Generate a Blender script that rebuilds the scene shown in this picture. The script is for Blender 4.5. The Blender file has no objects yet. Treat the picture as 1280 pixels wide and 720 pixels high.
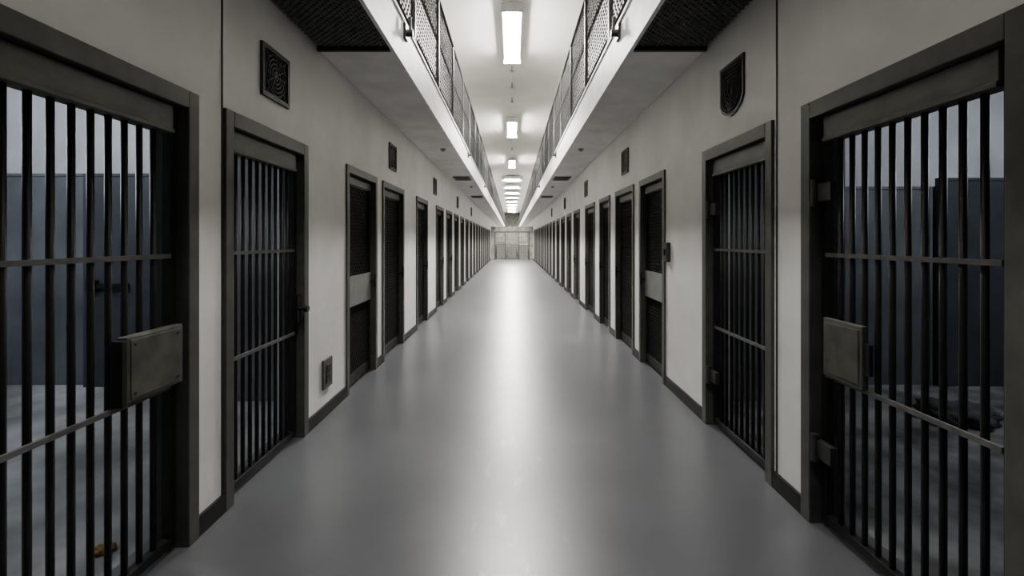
import bpy, bmesh, math, random
from mathutils import Vector, Matrix
random.seed(4)
W=1.55; H=1.46; F=600.0
ZB=2.98; XB=0.94; ZT=3.38; ZC=5.55; YE=35.5; YF=72.0; YB=-1.5
COL=bpy.context.scene.collection
try:
    bpy.context.scene.view_settings.look='AgX - Medium High Contrast'
except Exception as e: print(e)

# ---------------- materials ----------------
def mat(name, c1, c2=None, rough=0.6, rvar=0.0, metal=0.0, scale=4.0, bump=0.0, bscale=60.0, emit=None, estr=0.0, detail=6.0, stretch=None, lo=0.35, hi=0.65):
    m=bpy.data.materials.new(name); m.use_nodes=True
    nt=m.node_tree; N=nt.nodes; L=nt.links
    b=N["Principled BSDF"]
    b.inputs["Roughness"].default_value=rough
    b.inputs["Metallic"].default_value=metal
    tc=N.new("ShaderNodeTexCoord"); mp=N.new("ShaderNodeMapping")
    L.new(tc.outputs["Object"],mp.inputs["Vector"])
    if stretch: mp.inputs["Scale"].default_value=stretch
    n=N.new("ShaderNodeTexNoise"); n.inputs["Scale"].default_value=scale; n.inputs["Detail"].default_value=detail
    L.new(mp.outputs["Vector"],n.inputs["Vector"])
    r=N.new("ShaderNodeValToRGB"); r.color_ramp.elements[0].position=lo; r.color_ramp.elements[1].position=hi
    r.color_ramp.elements[0].color=(*(c2 or c1),1); r.color_ramp.elements[1].color=(*c1,1)
    L.new(n.outputs["Fac"],r.inputs["Fac"]); L.new(r.outputs["Color"],b.inputs["Base Color"])
    if rvar:
        mr=N.new("ShaderNodeMapRange"); mr.inputs["To Min"].default_value=rough-rvar; mr.inputs["To Max"].default_value=rough+rvar
        mr.inputs["From Min"].default_value=0.3; mr.inputs["From Max"].default_value=0.7
        L.new(n.outputs["Fac"],mr.inputs["Value"]); L.new(mr.outputs["Result"],b.inputs["Roughness"])
    if bump:
        n2=N.new("ShaderNodeTexNoise"); n2.inputs["Scale"].default_value=bscale; n2.inputs["Detail"].default_value=4
        L.new(tc.outputs["Object"],n2.inputs["Vector"])
        bp=N.new("ShaderNodeBump"); bp.inputs["Strength"].default_value=bump; bp.inputs["Distance"].default_value=0.01
        L.new(n2.outputs["Fac"],bp.inputs["Height"]); L.new(bp.outputs["Normal"],b.inputs["Normal"])
    if emit:
        b.inputs["Emission Color"].default_value=(*emit,1); b.inputs["Emission Strength"].default_value=estr
    return m
M={}
M['wall']=mat('wall_paint',(0.85,0.84,0.815),(0.74,0.73,0.705),0.5,0.08,scale=1.6,bump=0.15,bscale=25,detail=9)
M['ceil']=mat('ceiling_paint',(0.60,0.59,0.56),(0.54,0.53,0.50),0.7,scale=1.2)
M['under']=mat('gallery_soffit_paint',(0.85,0.84,0.815),(0.73,0.72,0.70),0.6,scale=2.5,detail=8)
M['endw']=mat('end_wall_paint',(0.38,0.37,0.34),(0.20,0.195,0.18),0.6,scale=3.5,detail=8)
M['fascia']=mat('fascia_paint',(0.84,0.84,0.82),(0.76,0.75,0.73),0.5,scale=5)
M['frame']=mat('olive_frame_paint',(0.108,0.109,0.096),(0.080,0.081,0.072),0.42,0.08,scale=9,bump=0.05)
M['head']=mat('olive_header_paint',(0.155,0.156,0.138),(0.11,0.111,0.099),0.45,0.08,scale=7,stretch=(1,1,3))
M['bar']=mat('black_bar_paint',(0.011,0.011,0.011),(0.017,0.0165,0.015),0.4,0.08,scale=14)
M['lock']=mat('lock_plate_paint',(0.11,0.111,0.093),(0.065,0.066,0.056),0.42,0.1,scale=11,detail=10)
M['pass']=mat('pass_plate_paint',(0.27,0.27,0.255),(0.20,0.20,0.188),0.5,0.1,scale=11,detail=10)
M['sheet']=mat('dark_door_sheet',(0.016,0.016,0.014),(0.024,0.023,0.021),0.5,0.1,scale=20)
M['plaque']=mat('mottled_dark_plaque',(0.05,0.048,0.043),(0.010,0.010,0.009),0.7,0.1,scale=28,bump=1.0,bscale=35,detail=10)
M['base']=mat('black_baseboard',(0.012,0.012,0.013),(0.02,0.02,0.02),0.5,scale=10)
M['mesh']=mat('dark_wire',(0.016,0.016,0.015),(0.012,0.012,0.011),0.8,scale=20)
M['dmesh']=mat('black_expanded_mesh',(0.022,0.022,0.02),(0.014,0.014,0.013),0.55,scale=20)
M['rail']=mat('dark_rail_paint',(0.05,0.051,0.046),(0.035,0.035,0.032),0.45,scale=20)
M['grille']=mat('grille_steel',(0.15,0.15,0.145),(0.10,0.10,0.095),0.5,scale=20)
M['void']=mat('dark_backing',(0.010,0.010,0.010),(0.015,0.015,0.015),0.8)
M['steel']=mat('galvanised_steel',(0.35,0.35,0.34),(0.25,0.25,0.24),0.4,0.1,metal=0.8,scale=20)
M['blue']=mat('blue_grey_paint',(0.14,0.150,0.163),(0.09,0.098,0.108),0.6,scale=2,detail=10)
M['dblue']=mat('dark_blue_paint',(0.060,0.067,0.078),(0.042,0.047,0.056),0.55,scale=3,detail=10)
M['room']=mat('cell_room_paint',(0.52,0.525,0.54),(0.38,0.385,0.40),0.7,scale=1.5,detail=9)
M['dark']=mat('cell_shade_grey',(0.20,0.202,0.206),(0.12,0.122,0.126),0.8,scale=2,detail=10)  # shade of the cells behind the second gates, put into the colour
M['rfloor']=mat('cell_concrete_floor',(0.46,0.46,0.46),(0.16,0.16,0.16),0.7,scale=1.3,detail=12)
M['rfloor2']=mat('stained_cell_concrete_floor',(0.30,0.30,0.30),(0.05,0.05,0.05),0.7,scale=2.4,detail=12)
M['tube']=mat('lit_diffuser',(0.9,0.9,0.85),None,0.4,emit=(1.0,0.98,0.945),estr=240)
M['tubedim']=mat('dim_diffuser',(0.9,0.9,0.85),None,0.4,emit=(1.0,0.98,0.945),estr=62)
M['tubefar']=mat('far_diffuser',(0.9,0.9,0.85),None,0.4,emit=(1.0,0.98,0.945),estr=110)
M['tube2']=mat('lit_cell_tube',(0.9,0.9,0.9),None,0.4,emit=(0.89,0.94,1.0),estr=130)
M['tube4']=mat('dim_cell_tube',(0.9,0.9,0.9),None,0.4,emit=(0.89,0.94,1.0),estr=85)
M['white']=mat('white_enamel',(0.7,0.7,0.67),(0.6,0.6,0.57),0.35,scale=5)
M['back']=mat('fill_cutting_back_wall',(0.09,0.09,0.088),(0.07,0.07,0.068),0.7,scale=5)  # dark tone chosen to cut light bounced from behind the camera
M['cloth']=mat('grey_blanket',(0.12,0.12,0.12),(0.04,0.04,0.04),0.95,scale=5,bump=0.8,bscale=20)
M['yellow']=mat('yellow_cloth',(0.34,0.23,0.06),(0.22,0.15,0.04),0.9,scale=20)

def floor_mat():
    m=bpy.data.materials.new('grey_painted_floor'); m.use_nodes=True
    nt=m.node_tree; N=nt.nodes; L=nt.links; b=N["Principled BSDF"]
    tc=N.new("ShaderNodeTexCoord")
    n=N.new("ShaderNodeTexNoise"); n.inputs["Scale"].default_value=0.8; n.inputs["Detail"].default_value=8
    n.inputs["Roughness"].default_value=0.6
    L.new(tc.outputs["Object"],n.inputs["Vector"])
    r=N.new("ShaderNodeValToRGB"); r.color_ramp.elements[0].position=0.3; r.color_ramp.elements[1].position=0.72
    r.color_ramp.elements[0].color=(0.102,0.1035,0.111,1); r.color_ramp.elements[1].color=(0.140,0.142,0.150,1)
    L.new(n.outputs["Fac"],r.inputs["Fac"])
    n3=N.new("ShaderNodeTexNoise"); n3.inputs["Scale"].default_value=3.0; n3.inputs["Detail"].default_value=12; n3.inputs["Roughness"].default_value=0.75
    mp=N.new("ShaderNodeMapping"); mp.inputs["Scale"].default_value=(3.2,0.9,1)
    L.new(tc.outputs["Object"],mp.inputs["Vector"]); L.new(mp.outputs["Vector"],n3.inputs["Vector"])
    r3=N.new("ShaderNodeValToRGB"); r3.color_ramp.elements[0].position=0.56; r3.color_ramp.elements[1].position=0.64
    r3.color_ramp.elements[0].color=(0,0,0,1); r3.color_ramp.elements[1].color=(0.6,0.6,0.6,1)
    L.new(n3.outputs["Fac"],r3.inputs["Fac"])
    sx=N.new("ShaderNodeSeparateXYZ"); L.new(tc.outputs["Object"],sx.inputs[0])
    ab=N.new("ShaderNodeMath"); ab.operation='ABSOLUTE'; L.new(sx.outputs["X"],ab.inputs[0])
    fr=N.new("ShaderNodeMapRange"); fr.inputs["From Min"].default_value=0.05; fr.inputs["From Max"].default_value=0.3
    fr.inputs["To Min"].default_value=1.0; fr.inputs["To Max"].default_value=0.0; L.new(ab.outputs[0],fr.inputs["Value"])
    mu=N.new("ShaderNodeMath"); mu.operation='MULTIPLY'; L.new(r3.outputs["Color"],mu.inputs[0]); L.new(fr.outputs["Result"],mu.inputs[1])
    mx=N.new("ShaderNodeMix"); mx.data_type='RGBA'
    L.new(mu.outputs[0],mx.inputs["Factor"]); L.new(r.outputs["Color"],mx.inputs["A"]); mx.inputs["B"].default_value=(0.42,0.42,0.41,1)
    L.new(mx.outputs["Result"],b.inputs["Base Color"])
    mr=N.new("ShaderNodeMapRange"); mr.inputs["From Min"].default_value=0.25; mr.inputs["From Max"].default_value=0.75
    mr.inputs["To Min"].default_value=0.285; mr.inputs["To Max"].default_value=0.34
    L.new(n.outputs["Fac"],mr.inputs["Value"]); L.new(mr.outputs["Result"],b.inputs["Roughness"])
    bp=N.new("ShaderNodeBump"); bp.inputs["Strength"].default_value=0.10; bp.inputs["Distance"].default_value=0.01
    L.new(n.outputs["Fac"],bp.inputs["Height"]); L.new(bp.outputs["Normal"],b.inputs["Normal"])
    return m
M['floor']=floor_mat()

# ---------------- mesh helpers ----------------
class B:
    def __init__(s): s.bm=bmesh.new()
    def box(s,x0,x1,y0,y1,z0,z1):
        v=[s.bm.verts.new((x,y,z)) for z in (z0,z1) for y in (y0,y1) for x in (x0,x1)]
        for f in ((0,2,3,1),(4,5,7,6),(0,1,5,4),(2,6,7,3),(0,4,6,2),(1,3,7,5)):
            s.bm.faces.new([v[i] for i in f])
        return s
    def cyl(s,p,q,r,seg=12,r2=None):
        p=Vector(p); q=Vector(q); d=(q-p); l=d.length
        rot=Vector((0,0,1)).rotation_difference(d.normalized()).to_matrix().to_4x4()
        mt=Matrix.Translation((p+q)/2)@rot
        bmesh.ops.create_cone(s.bm,cap_ends=True,segments=seg,radius1=r,radius2=(r if r2 is None else r2),depth=l,matrix=mt)
        return s
    def prism(s,pts,x0,x1):
        a=[s.bm.verts.new((x0,y,z)) for y,z in pts]; b=[s.bm.verts.new((x1,y,z)) for y,z in pts]
        n=len(pts)
        s.bm.faces.new(a); s.bm.faces.new(b)
        for i in range(n): s.bm.faces.new((a[i],a[(i+1)%n],b[(i+1)%n],b[i]))
        return s
    def ring(s,outer,inner,x0,x1):
        n=len(outer)
        vs=[[s.bm.verts.new((x,y,z)) for y,z in p] for p,x in ((outer,x0),(outer,x1),(inner,x1),(inner,x0))]
        for i in range(n):
            j=(i+1)%n
            for k in range(4):
                A=vs[k]; C=vs[(k+1)%4]
                s.bm.faces.new((A[i],A[j],C[j],C[i]))
        return s
    def mesh(s,name,m,smooth=False):
        bmesh.ops.recalc_face_normals(s.bm,faces=s.bm.faces[:])
        me=bpy.data.meshes.new(name); s.bm.to_mesh(me); s.bm.free()
        me.materials.append(M[m])
        if smooth:
            for p in me.polygons: p.use_smooth=len(p.vertices)<=4
        return me
def link(o,parent=None,loc=None,rot=None):
    COL.objects.link(o)
    if parent: o.parent=parent
    if loc is not None: o.location=loc
    if rot is not None: o.rotation_euler=rot
    return o
def obj(name,me,parent=None,loc=(0,0,0),rot=(0,0,0),bevel=0,**kw):
    o=bpy.data.objects.new(name,me); link(o,parent,loc,rot)
    if bevel:
        b=o.modifiers.new('bevel','BEVEL'); b.width=bevel; b.segments=2; b.limit_method='ANGLE'
    for k,v in kw.items(): o[k]=v
    return o
def empty(name,loc=(0,0,0),rot=(0,0,0),**kw):
    o=bpy.data.objects.new(name,None); o.empty_display_size=0.2; link(o,None,loc,rot)
    for k,v in kw.items(): o[k]=v
    return o
def struct(name,bb,m,label,loc=(0,0,0)):
    return obj(name,bb.mesh(name,m),None,loc,kind="structure",label=label)
def diamond(w,h,s,t,ratio=1.0,dep=None):
    bb=B(); dep=dep or t
    for sg in (1,-1):
        k=-h/ratio
        while k<w+h/ratio:
            if sg==1: y0=k; y1=k+h/ratio
            else: y0=k+h/ratio; y1=k
            dy=(y1-y0)
            if dy>0:
                ta=max(0,(0-y0)/dy); tb=min(1,(w-y0)/dy)
            else:
                ta=max(0,(w-y0)/dy); tb=min(1,(0-y0)/dy)
            if tb-ta>0.01:
                a=Vector((0,y0+dy*ta,h*ta)); b_=Vector((0,y0+dy*tb,h*tb))
                d=(b_-a).normalized(); n=Vector((0,-d.z,d.y))*t/2
                off=Vector((dep/2,0,0))
                vs=[bb.bm.verts.new(p) for p in (a-n-off,a+n-off,a+n+off,a-n+off,b_-n-off,b_+n-off,b_+n+off,b_-n+off)]
                for f in ((0,1,5,4),(1,2,6,5),(2,3,7,6),(3,0,4,7)): bb.bm.faces.new([vs[i] for i in f])
            k+=s
    return bb

# ---------------- door layout ----------------
left=[(1.22,2.354),(2.575,3.62),(4.47,5.47),(5.72,6.84),(7.75,8.77),(9.75,10.8)]
right=[(1.42,2.55),(2.835,3.875),(4.84,5.80),(6.08,7.15),(7.56,8.45),(8.95,10.1)]
def extend(l,start):
    y=start
    while y+1.05<YE-0.3:
        l.append((y,y+1.02)); y+=1.55
extend(left,11.3); extend(right,10.95)
ZD=2.17
def wall_mesh(side,doors):
    bb=B(); x0,x1=(-W-0.22,-W) if side<0 else (W,W+0.22)
    y=YB
    for a,b in doors:
        bb.box(x0,x1,y,a,0,ZD); y=b
    bb.box(x0,x1,y,YF,0,ZD)
    bb.box(x0,x1,YB,YF,ZD,ZC)
    return bb
struct('wall_left',wall_mesh(-1,left),'wall','off-white painted corridor wall pierced by cell doors')
struct('wall_right',wall_mesh(1,right),'wall','off-white painted corridor wall pierced by cell doors')
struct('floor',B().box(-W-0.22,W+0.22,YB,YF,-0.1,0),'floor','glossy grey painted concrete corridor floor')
struct('ceiling',B().box(-W-0.22,W+0.22,YB,YF+0.2,ZC,ZC+0.1),'ceil','off-white painted ceiling high above the tiers')
struct('wall_back',B().box(-W-0.22,W+0.22,YB-0.2,YB,0,ZC),'back','unseen wall behind camera, darkened to cut fill light')
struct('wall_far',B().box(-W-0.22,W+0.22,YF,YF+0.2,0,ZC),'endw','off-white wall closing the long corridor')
GW=1.3; GZ=2.1
bb=B().box(-W,-GW,YE,YE+0.15,0,2.45).box(GW,W,YE,YE+0.15,0,2.45).box(-GW,GW,YE,YE+0.15,GZ,2.45)
struct('wall_end',bb,'endw','low grey cross wall framing the end gate')
def baseb(side,doors,name):
    bb=B(); x0,x1=(-W,-W+0.015) if side<0 else (W-0.015,W)
    y=YB+0.01
    for a,b in doors:
        bb.box(x0,x1,y,a-0.002,0.001,0.10); y=b+0.002
    bb.box(x0,x1,y,YE-0.01,0.001,0.10)
    struct(name,bb,'base','black painted baseboard strip')
baseb(-1,left,'baseboard_left'); baseb(1,right,'baseboard_right')
struct('trim_1',B().box(-W,-W+0.006,2.557,2.566,0.1,ZB),'rail','thin dark vertical wall joint')
struct('trim_2',B().box(W-0.006,W,2.80,2.809,0.1,ZB),'rail','thin dark vertical wall joint')

# ---------------- barred gates ----------------
def gate(side,y0,y1,label,lock='plate',locksign=1,hinges=False,group='barred cell gates'):
    yc=(y0+y1)/2; hw=(y1-y0)/2
    sx=-1 if side<0 else 1
    g=empty('cell_gate',(sx*W,yc,0),(0,0,0 if side<0 else math.pi),label=label,category='prison gate',group=group)
    J=0.075
    fr=B().box(-0.16,0.018,-hw,-hw+J,0,ZD).box(-0.16,0.018,hw-J,hw,0,ZD).box(-0.16,0.018,-hw+J,hw-J,ZD-0.085,ZD)
    fr.box(-0.16,-0.10,-hw+J,-hw+J+0.012,0,ZD-0.085).box(-0.16,-0.10,hw-J-0.012,hw-J,0,ZD-0.085)
    obj('door_frame',fr.mesh('door_frame','frame'),g,bevel=0.004)
    iw=hw-J-0.014
    leaf=B().box(-0.075,-0.035,-iw,-iw+0.04,0.03,ZD-0.09).box(-0.075,-0.035,iw-0.04,iw,0.03,ZD-0.09).box(-0.075,-0.035,-iw+0.04,iw-0.04,0.03,0.075)
    lf=obj('barred_leaf',leaf.mesh('barred_leaf','bar'),g,bevel=0.003)
    obj('header_panel',B().box(-0.085,-0.02,-iw+0.04,iw-0.04,1.955,ZD-0.09).box(-0.02,-0.012,-iw+0.04,iw-0.04,1.955,1.975).mesh('header_panel','head'),lf,bevel=0.003,label='olive-grey steel header panel')
    n=int(round((2*iw-0.08)/0.08))
    sp=(2*iw-0.08)/n
    bm_=B().cyl((0,0,0.075),(0,0,1.955),0.0125,14).mesh('bar','bar',True)
    for i in range(1,n):
        obj('bar',bm_,lf,(-0.055,-iw+0.04+i*sp,0))
    rm=B().box(-0.006,0.006,-iw+0.04,iw-0.04,-0.02,0.0).mesh('cross_rail','grille')
    for z in (1.395,0.79):
        obj('cross_rail',rm,lf,(-0.036,0,z))
    ls=locksign
    if lock=='plate':
        a,b=sorted((ls*(iw-0.02),ls*(iw-0.35)))
        lk=obj('lock_box',B().box(-0.03,0.012,a,b,0.80,1.07).mesh('lock_box','lock'),lf,bevel=0.006,label='olive steel lock box')
        obj('lock_cap',B().box(-0.03,0.018,a-0.03,a,0.795,1.06).mesh('lock_cap','bar'),lk,bevel=0.004,label='black end cap')
        obj('lock_cover',B().box(0.012,0.016,a+0.02,b-0.02,0.815,1.055).mesh('lock_cover','lock'),lk,bevel=0.0015)
        bo=B().cyl((0.016,0,0),(0.02,0,0),0.006,8).mesh('bolt','rail')
        for yy in (a+0.04,b-0.04):
            for zz in (0.835,1.035): obj('bolt',bo,lk,(0,yy,zz))
    elif lock=='narrow':
        a,b=sorted((ls*(iw-0.06),ls*(iw-0.33)))
        lk=obj('lock_box',B().box(-0.03,-0.004,a,b,0.79,1.075).mesh('lock_box','lock'),lf,bevel=0.004,label='olive steel lock box')
        c=ls*(iw-0.33)
        a2,b2=sorted((c,c-ls*0.035))
        obj('latch',B().box(-0.03,-0.01,a2,b2,0.86,1.0).mesh('latch','bar'),lk,bevel=0.003,label='small black latch')
        obj('lock_cover',B().box(-0.004,0.0,a+0.02,b-0.02,0.81,1.055).mesh('lock_cover','lock'),lk,bevel=0.0015)
    elif lock=='knob':
        obj('door_knob',B().box(-0.03,0.0,ls*(iw-0.03)-0.03,ls*(iw-0.03)+0.03,0.86,1.06).cyl((0,ls*(iw-0.03),0.96),(0.05,ls*(iw-0.03),0.96),0.013,12).cyl((0.04,ls*(iw-0.03),0.96),(0.065,ls*(iw-0.03),0.96),0.028,16,0.022).mesh('door_knob','bar'),lf)
    if hinges:
        hs=hinges
        for z in (1.70,0.40):
            hy=hs*(iw-0.005)
            hb=B().cyl((0.0,hy,z-0.07),(0.0,hy,z+0.07),0.02,14)
            hb.box(-0.03,0.0,min(hy,hy-hs*0.12),max(hy,hy-hs*0.12),z-0.045,z+0.045)
            obj('hinge',hb.mesh('hinge','rail'),lf,bevel=0.002)
    return g
gate(-1,*left[0],'olive-framed black barred gate with olive lock box',lock='plate',locksign=1)
gate(-1,*left[1],'narrow black barred gate in olive frame with small knob',lock='knob',locksign=1)
gate(1,*right[0],'olive-framed black barred gate with lock box and hinges',lock='narrow',locksign=-1,hinges=-1)
gate(1,*right[1],'narrow black barred gate in olive frame beside plaque',lock='none',locksign=-1,hinges=-1)

# ---------------- mesh cell doors ----------------
def cdoor_meshes(hw,hz=ZD):
    J=0.065
    d={}
    d['frame']=B().box(-0.16,0.018,-hw,-hw+J,0,hz).box(-0.16,0.018,hw-J,hw,0,hz).box(-0.16,0.018,-hw+J,hw-J,hz-0.07,hz).mesh('door_frame','frame')
    iw=hw-J-0.004; t=hz-0.075
    lf=B().box(-0.09,-0.045,-iw,-iw+0.05,0.02,t).box(-0.09,-0.045,iw-0.05,iw,0.02,t).box(-0.09,-0.045,-iw+0.05,iw-0.05,t-0.10,t).box(-0.09,-0.045,-iw+0.05,iw-0.05,0.02,0.12)
    lf.box(-0.085,-0.075,-iw+0.05,iw-0.05,0.12,t-0.10)
    d['leaf']=lf.mesh('door_leaf','sheet')
    dm=diamond(2*iw-0.1,t-0.22,0.045,0.008,1.6)
    d['mesh']=dm.mesh('expanded_mesh','dmesh')
    d['plate']=B().box(-0.045,-0.030,-iw+0.02,iw-0.02,0.80,1.10).mesh('pass_plate','pass')
    d['handle']=B().cyl((-0.045,0,1.0),(0.02,0,1.0),0.012,10).box(0.01,0.03,-0.015,0.015,0.93,1.08).mesh('door_handle','bar')
    d['track']=B().box(-0.045,-0.030,-iw+0.03,iw-0.03,t-0.085,t-0.02).mesh('header_panel','head')
    d['iw']=iw
    return d
cache={}
def cdoor(side,y0,y1,i,hz=ZD):
    hw=round((y1-y0)/2,3)
    key=(hw,hz)
    if key not in cache: cache[key]=cdoor_meshes(hw,hz)
    d=cache[key]; sx=-1 if side<0 else 1
    near=i<5
    plate=(i in (0,))
    lab='dark steel mesh cell door with light grey pass plate' if plate else 'dark steel cell door in olive frame'
    g=empty('cell_door',(sx*W,(y0+y1)/2,0),(0,0,0 if side<0 else math.pi),label=lab,category='door',group='cell doors along the corridor')
    obj('door_frame',d['frame'],g)
    lf=obj('door_leaf',d['leaf'],g)
    obj('header_panel',d['track'],lf)
    if near: obj('expanded_mesh',d['mesh'],lf,(-0.066,-d['iw']+0.05,0.12))
    if plate: obj('pass_plate',d['plate'],lf)
    if near:
        ls=1 if side<0 else -1
        obj('door_handle',d['handle'],lf,(0,ls*(d['iw']-0.03),0.0))
for i,(a,b) in enumerate(left[2:]): cdoor(-1,a,b,i)
for i,(a,b) in enumerate(right[2:]): cdoor(1,a,b,i)

# ---------------- galleries ----------------
for side in (-1,1):
    s=side
    def bx(bb,xa,xb,y0,y1,z0,z1):
        a,b=sorted((s*xa,s*xb)); return bb.box(a,b,y0,y1,z0,z1)
    g=empty('gallery_walkway',(0,0,0),label='off-white upper tier walkway cantilevered from corridor wall',category='walkway',group='upper tier walkways')
    YG=3.83
    sl=B(); bx(sl,W-0.002,XB+0.03,YG,YF-0.01,ZB,ZB+0.14); bx(sl,W-0.002,XB+0.03,YB+0.01,YG,ZB+0.06,ZB+0.14)
    obj('deck_slab',sl.mesh('deck_slab','under'),g)
    fa=B(); bx(fa,XB+0.03,XB,YB+0.01,YF-0.01,ZB-0.005,ZT); bx(fa,XB,XB-0.012,YB+0.01,YF-0.01,ZT-0.03,ZT)
    fb=obj('fascia_beam',fa.mesh('fascia_beam','fascia'),g)
    dm=diamond(YG-YB-0.1,W-XB-0.06,0.055,0.014,1.0,0.012)
    me=dm.mesh('soffit_grille','grille')
    obj('soffit_grille',me,g,(s*(XB+0.04) ,YB+0.05,ZB+0.012),(0,(math.pi/2)*s,0),label='black expanded metal grille')
    obj('grille_backing',bx(B(),W-0.005,XB+0.035,YB+0.02,YG-0.03,ZB+0.045,ZB+0.058).mesh('grille_backing','void'),g)
    bt=B(); bx(bt,W-0.005,XB+0.03,YG-0.03,YG,ZB-0.02,ZB+0.06)
    obj('grille_edge_beam',bt.mesh('grille_edge_beam','rail'),g)
    for k,y in enumerate((4.2,10.2,16.2)):
        o=obj('bracket_plate',bx(B(),0.006,-0.015,-0.05,0.05,-0.06,0.07).mesh('bracket_plate','bar'),fb,(s*(XB-0.006),y,3.27),bevel=0.003,label='small black bolted bracket')
        obj('bracket_knob',B().cyl((-s*0.015,0,0),(-s*0.07,0,0.0),0.03,16).cyl((-s*0.045,0,0),(-s*0.045,0,0.14),0.013,10).mesh('bracket_knob','rail'),fb,(s*(XB-0.006),y,3.27))
    r=empty('gallery_railing',(0,0,0),label='dark steel railing with diamond wire mesh on walkway',category='railing',group='upper tier railings')
    ZH=ZT+1.15; XR=XB+0.005
    P=1.5; n=int((YF-0.1-YB)/P)
    obj('handrail',B().cyl((s*XR,YB+0.05,ZH),(s*XR,YF-0.05,ZH),0.026,12).mesh('handrail','rail',True),r)
    obj('bottom_rail',B().cyl((s*XR,YB+0.05,ZT+0.05),(s*XR,YF-0.05,ZT+0.05),0.016,10).mesh('bottom_rail','rail',True),r)
    obj('middle_rail',B().cyl((s*XR,YB+0.05,ZT+0.6),(s*XR,YF-0.05,ZT+0.6),0.014,10).mesh('middle_rail','rail',True),r)
    pm=B().box(-0.022,0.022,-0.022,0.022,ZT+0.001,ZH).box(-0.02,0.02,-0.05,0.05,ZT+0.001,ZT+0.012).mesh('railing_post','rail')
    wm=diamond(P-0.05,1.05,0.085,0.009,1.3,0.006).mesh('wire_mesh_panel','mesh')
    for i in range(n+1):
        y=YB+0.1+i*P
        if y>YF-0.06: break
        obj('railing_post',pm,r,(s*XR,y,0),(0,0,0 if s<0 else math.pi))
        if y+P<YF: obj('wire_mesh_panel',wm,r,(s*XR,y+0.025,ZT+0.06))
    for y in (11.5,16.5):
        c=empty('soffit_vent',(s*1.22,y,ZB),label='dark slotted vent in walkway soffit',category='vent',group='soffit vents')
        obj('vent_frame',B().box(-0.2,0.2,-0.02,0.02,-0.02,-0.001).box(-0.2,0.2,0.58,0.62,-0.02,-0.001).box(-0.2,-0.16,0.02,0.58,-0.02,-0.001).box(0.16,0.2,0.02,0.58,-0.02,-0.001).mesh('vent_frame','rail'),c)
        vb=B()
        for q in range(12): vb.box(-0.16,0.16,0.03+q*0.046,0.055+q*0.046,-0.015,-0.001)
        obj('vent_slats',vb.mesh('vent_slats','bar'),c)
    for y in (8.0,13.6):
        c=empty('smoke_detector',(s*1.15,y,ZB),label='small round detector on walkway soffit',category='smoke detector',group='smoke detectors')
        obj('detector_body',B().cyl((0,0,-0.001),(0,0,-0.03),0.05,20,0.04).cyl((0,0,-0.03),(0,0,-0.045),0.025,16,0.02).mesh('detector_body','steel'),c)

# ---------------- ceiling lights ----------------
def fixture(y,m,wd=1.0,ln=2.35):
    g=empty('ceiling_light',(0,y,ZC),label='long white fluorescent light hung under ceiling' if wd==1 else 'wide white fluorescent light hung under ceiling',category='ceiling light',group='ceiling lights')
    zb=-0.16
    obj('light_housing',B().box(-0.17*wd,0.17*wd,0,ln,zb,zb+0.06).box(-0.185*wd,0.185*wd,-0.03,0,zb-0.09,zb+0.07).box(-0.185*wd,0.185*wd,ln,ln+0.03,zb-0.09,zb+0.07).mesh('light_housing','white'),g,bevel=0.004)
    hb=B().cyl((0,0,zb+0.06),(0,0,-0.001),0.012,8).mesh('hanger_rod','steel')
    for yy in (0.15*ln,0.85*ln): obj('hanger_rod',hb,g,(0,yy,0))
    bb=B()
    pts=[(-0.13*wd,zb),(-0.12*wd,zb-0.05),(-0.06*wd,zb-0.08),(0.06*wd,zb-0.08),(0.12*wd,zb-0.05),(0.13*wd,zb)]
    a=[bb.bm.verts.new((x,0.01,z)) for x,z in pts]; b=[bb.bm.verts.new((x,ln-0.01,z)) for x,z in pts]
    for i in range(len(pts)-1): bb.bm.faces.new((a[i],a[i+1],b[i+1],b[i]))
    bb.bm.faces.new(a); bb.bm.faces.new(b)
    obj('light_diffuser',bb.mesh('light_diffuser',m),g,label='glowing white diffuser')
fixture(0.5,'tubedim')
for y in (8.1,15.7,23.3): fixture(y,'tube')
y=30.2
while y<YF-3: fixture(y,'tubefar',3.6,1.3); y+=4.4
for a,b in ((3.2,7.9),(10.8,15.4),(18.3,23.1)):
    obj('ceiling_conduit',B().cyl((0,a,ZC-0.014),(0,b,ZC-0.014),0.012,8).mesh('ceiling_conduit','white'),None,label='thin white conduit along ceiling centre line',category='pipe',group='ceiling conduits')
for y in (11.2,12.4,13.7,19.4,21.0):
    c=empty('fire_sprinkler',(0,y,ZC-0.028),label='small sprinkler head under ceiling conduit',category='sprinkler',group='ceiling sprinklers')
    obj('sprinkler_stem',B().cyl((0,0,0),(0,0,-0.10),0.014,8).mesh('sprinkler_stem','steel'),c)
    obj('sprinkler_deflector',B().cyl((0,0,-0.10),(0,0,-0.13),0.03,14,0.05).mesh('sprinkler_deflector','steel'),c)

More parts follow.
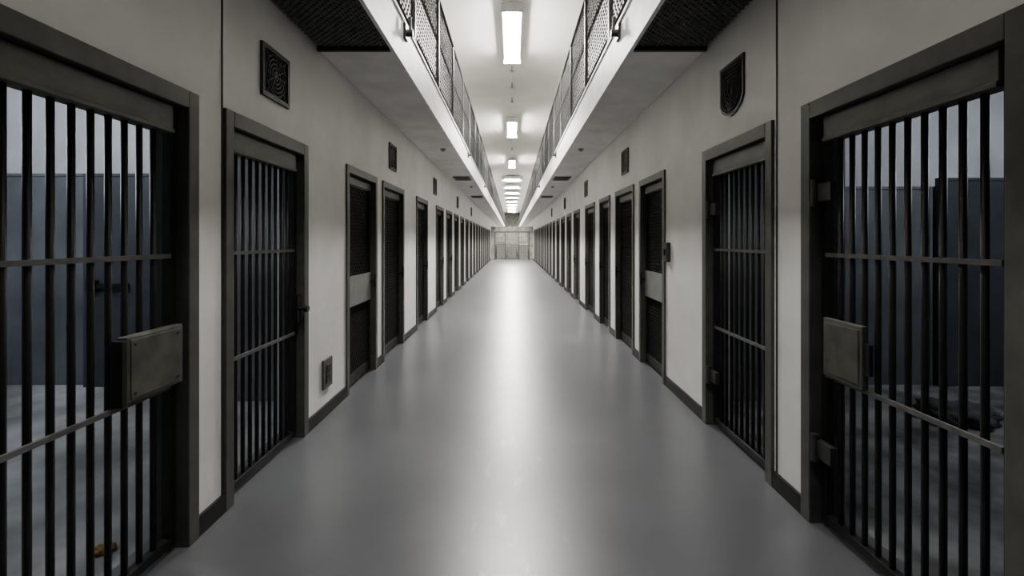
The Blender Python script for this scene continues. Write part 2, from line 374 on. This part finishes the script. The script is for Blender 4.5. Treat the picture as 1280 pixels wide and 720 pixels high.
# ---------------- wall vents, outlet ----------------
def vent(side,yc,w=0.36,z0=2.36,z1=2.69,shield=False):
    s=side
    lab='dark shield-shaped mottled plaque on wall above gates' if shield else 'dark square metal wall vent above cell doors'
    c=empty('wall_plaque' if shield else 'wall_vent',(s*W,yc,(z0+z1)/2),(0,0,0 if s<0 else math.pi),label=lab,category='plaque' if shield else 'vent')
    if not shield: c['group']='wall vents'
    h=(z1-z0)/2; a=w/2
    if shield:
        def outl(a,h):
            return [(-a,h),(0,h),(a,h),(a,0),(a,-h*0.45),(a*0.8,-h*0.72),(a*0.35,-h*0.93),(0,-h),(-a*0.35,-h*0.93),(-a*0.8,-h*0.72),(-a,-h*0.45),(-a,0)]
        obj('plaque_rim',B().ring(outl(a,h),outl(a-0.02,h-0.02),0.001,0.014).mesh('plaque_rim','rail'),c)
        obj('plaque_face',B().prism(outl(a-0.02,h-0.02),0.001,0.008).mesh('plaque_face','plaque'),c)
        gb=B()
        for k in range(5):
            q=1-k*0.17
            o_=outl((a-0.035)*q,(h-0.04)*q); i_=outl((a-0.035)*q-0.010,(h-0.04)*q-0.010)
            gb.ring(o_,i_,0.008,0.018)
        obj('plaque_relief',gb.mesh('plaque_relief','plaque'),c)
        return
    obj('vent_frame',B().box(0.001,0.02,-a,a,-h,-h+0.03).box(0.001,0.02,-a,a,h-0.03,h).box(0.001,0.02,-a,-a+0.03,-h+0.03,h-0.03).box(0.001,0.02,a-0.03,a,-h+0.03,h-0.03).mesh('vent_frame','rail'),c,bevel=0.002)
    obj('vent_backing',B().box(0.001,0.005,-a+0.03,a-0.03,-h+0.03,h-0.03).mesh('vent_backing','void'),c)
    gb=B()
    rr=min(a,h)-0.035; x=0.011
    for R in (rr,rr*0.8,rr*0.6,rr*0.4,rr*0.2):
        for k in range(24):
            t0=k/24*2*math.pi; t1=(k+1)/24*2*math.pi
            gb.cyl((x,R*math.cos(t0),R*math.sin(t0)),(x,R*math.cos(t1),R*math.sin(t1)),0.005,6)
    for k in range(12):
        t0=k/12*2*math.pi
        gb.cyl((x,0,0),(x,rr*math.cos(t0),rr*math.sin(t0)),0.004,6)
    for q in (-1,1):
        for p in (-1,1):
            gb.cyl((x,q*rr*0.72,p*rr*0.72),(x,q*rr*1.02,p*rr*1.02),0.006,6)
    obj('vent_grille',gb.mesh('vent_grille','rail'),c)
for y in (3.13,6.2,9.6,13.6,18.2): vent(-1,y)
vent(1,3.37,shield=True,z0=2.33,z1=2.71)
for y in (6.55,10.0,14.0,18.6): vent(1,y)
c=empty('wall_outlet',(-W,4.0,0.355),label='steel electrical outlet box on wall beside cell gate',category='electrical outlet')
obj('outlet_plate',B().box(0.001,0.02,-0.095,0.095,-0.12,0.12).mesh('outlet_plate','lock'),c,bevel=0.004)
obj('outlet_socket',B().box(0.02,0.026,-0.045,0.045,0.0,0.07).box(0.02,0.026,-0.045,0.045,-0.08,-0.01).mesh('outlet_socket','bar'),c,bevel=0.002)
c=empty('switch_box',(W,4.74,1.34),(0,0,math.pi),label='small dark metal switch box on wall beside cell door',category='switch')
obj('switch_body',B().box(0.001,0.04,-0.05,0.05,-0.095,0.095).mesh('switch_body','rail'),c,bevel=0.004)
obj('switch_lever',B().box(0.04,0.055,-0.012,0.012,-0.03,0.03).mesh('switch_lever','bar'),c,bevel=0.002)

# ---------------- end gate ----------------
g=empty('end_gate',(0,YE,0),label='grey barred gate closing far end of corridor',category='prison gate')
obj('door_frame',B().box(-GW+0.001,-GW+0.08,0.02,0.14,0,GZ-0.01).box(GW-0.08,GW-0.001,0.02,0.14,0,GZ-0.01).box(-GW+0.08,GW-0.08,0.02,0.14,GZ-0.09,GZ-0.01).box(-0.54,-0.48,0.02,0.14,0,GZ-0.09).box(0.48,0.54,0.02,0.14,0,GZ-0.09).mesh('door_frame','lock'),g)
bm_=B().cyl((0,0.09,0.0),(0,0.09,GZ-0.09),0.009,8).mesh('bar','frame')
k=-GW+0.2
while k<GW-0.15:
    if abs(abs(k)-0.51)>0.06: obj('bar',bm_,g,(k,0,0))
    k+=0.15
rm=B().box(-GW+0.08,GW-0.08,0.07,0.075,-0.02,0.02).mesh('cross_rail','lock')
obj('cross_rail',rm,g,(0,0,1.1))
struct('wall_end_lobby',B().box(-W,W,YE+2.5,YE+2.6,0,2.45),'endw','grey mottled wall beyond end gate')
for x,hh,m in ((-0.85,1.35,'pass'),(0.0,0.95,'pass'),(0.9,1.15,'white')):
    c=empty('storage_cabinet',(x,YE+2.1,0),label='grey metal storage cabinet against lobby wall',category='cabinet',group='lobby cabinets')
    obj('cabinet_body',B().box(-0.35,0.35,-0.2,0.35,0.0,hh).mesh('cabinet_body',m),c,bevel=0.01)
    for q in (-1,1): obj('cabinet_door',B().box(-0.165,0.165,-0.225,-0.2,0.05,hh-0.05).mesh('cabinet_door','pass'),c,(q*0.172,0,0),bevel=0.005)
def tube(name,loc,rot,label,m='tube',L_=1.2,cat='wall light',grp=None):
    g=empty(name,loc,rot,label=label,category=cat)
    if grp: g['group']=grp
    obj('light_housing',B().box(-L_/2,L_/2,-0.05,0.05,0.03,0.06).mesh('light_housing','white'),g)
    obj('light_tube',B().box(-L_/2+0.02,L_/2-0.02,-0.04,0.04,-0.03,0.031).mesh('light_tube',m),g)

# ---------------- cell rooms ----------------
YR=4.95
for s,nm in ((-1,'left'),(1,'right')):
    def bx(bb,x0,x1,y0,y1,z0,z1):
        a,b=sorted((s*x0,s*x1)); return bb.box(a,b,y0,y1,z0,z1)
    X0=W+0.22; X1=6.6
    struct('floor_cell_'+nm,bx(B(),X0,X1,0.2,YR,-0.1,0),'rfloor' if s<0 else 'rfloor2','stained bare concrete cell floor')
    struct('ceiling_cell_'+nm,bx(B(),X0,X1,0.2,YR,3.1,3.2),'room','grey cell ceiling')
    struct('wall_cell_far_'+nm,bx(B(),X0,X1,YR,YR+0.1,0,3.1),'room','pale grey cell wall')
    struct('wall_cell_near_'+nm,bx(B(),X0,X1,0.1,0.2,0,3.1),'room','pale grey cell wall')
    struct('wall_cell_side_'+nm,bx(B(),X1,X1+0.1,0.1,YR,0,3.1),'room','pale grey cell wall')
    struct('wall_cell_shade_'+nm,bx(B(),X0,2.95,4.35,4.45,0,3.1),'dark','added partition, its grey standing in for cell shade')  # added sheet that keeps the view through the second gate dim
    tube('ceiling_light',(s*4.4,3.0,3.0395),(0,0,0),'cool fluorescent strip under cell ceiling',m='tube2' if s<0 else 'tube4',L_=1.0,cat='ceiling light',grp='cell ceiling lights')
def screen(s,x0,x1,y,z,m,label):
    a,b=sorted((s*x0,s*x1))
    g=empty('privacy_screen',((a+b)/2,y,0),label=label,category='partition')
    w=(b-a)/2
    obj('screen_panel',B().box(-w+0.03,w-0.03,-0.015,0.015,0.0,z-0.03).mesh('screen_panel',m),g)
    obj('screen_edge',B().box(-w,-w+0.03,-0.025,0.025,0,z).box(w-0.03,w,-0.025,0.025,0,z).box(-w+0.03,w-0.03,-0.025,0.025,z-0.03,z).mesh('screen_edge',m),g,bevel=0.003)
    return g
screen(-1,4.26,6.5,4.85,2.13,'blue','blue-grey steel screen against cell wall')
g=screen(-1,3.05,4.25,4.78,2.12,'dblue','dark blue steel door panel with slide bolt')
obj('slide_bolt',B().box(-0.5,-0.15,-0.05,-0.02,0.98,1.03).box(-0.55,-0.45,-0.06,-0.02,0.95,1.06).cyl((-0.3,-0.03,1.0),(-0.3,-0.10,1.0),0.012,8).mesh('slide_bolt','bar'),g)
screen(1,4.25,6.5,4.80,2.08,'dblue','dark blue steel screen against cell wall')
screen(1,3.0,4.24,4.86,2.0,'blue','blue-grey steel screen against cell wall')
def rag(loc,R,m,label,grp=None,name='cloth_rag'):
    bb=B(); bmesh.ops.create_icosphere(bb.bm,subdivisions=4,radius=1)
    for v in bb.bm.verts:
        f=1+0.25*math.sin(v.co.x*5+v.co.y*4+loc[0]*3)*math.cos(v.co.y*6)+0.08*math.sin(v.co.x*17+v.co.z*9)
        z=max(v.co.z,-0.5)*0.4*f+0.2*f
        v.co=Vector((v.co.x*f*1.2*R,v.co.y*f*R,max(0,z)*R))
    o=obj(name,bb.mesh(name,m,True),None,loc,label=label,category='cloth')
    if grp: o['group']=grp
rag((-1.91,2.25,0.001),0.04,'yellow','crumpled yellow cloth lying on cell floor')
rag((3.6,3.9,0.001),0.22,'cloth','crumpled dark grey blanket on stained cell floor',None,'blanket')

w=bpy.data.worlds.new('world'); bpy.context.scene.world=w; w.use_nodes=True
w.node_tree.nodes['Background'].inputs[0].default_value=(0.6,0.65,0.7,1); w.node_tree.nodes['Background'].inputs[1].default_value=0.02

cd=bpy.data.cameras.new('camera'); cd.sensor_width=36; cd.lens=36*F/1280; cd.shift_y=-60/1280; cd.clip_start=0.02; cd.clip_end=200
co=bpy.data.objects.new('camera',cd); COL.objects.link(co); co.location=(0,0,H); co.rotation_euler=(math.pi/2,0,0)
bpy.context.scene.camera=co
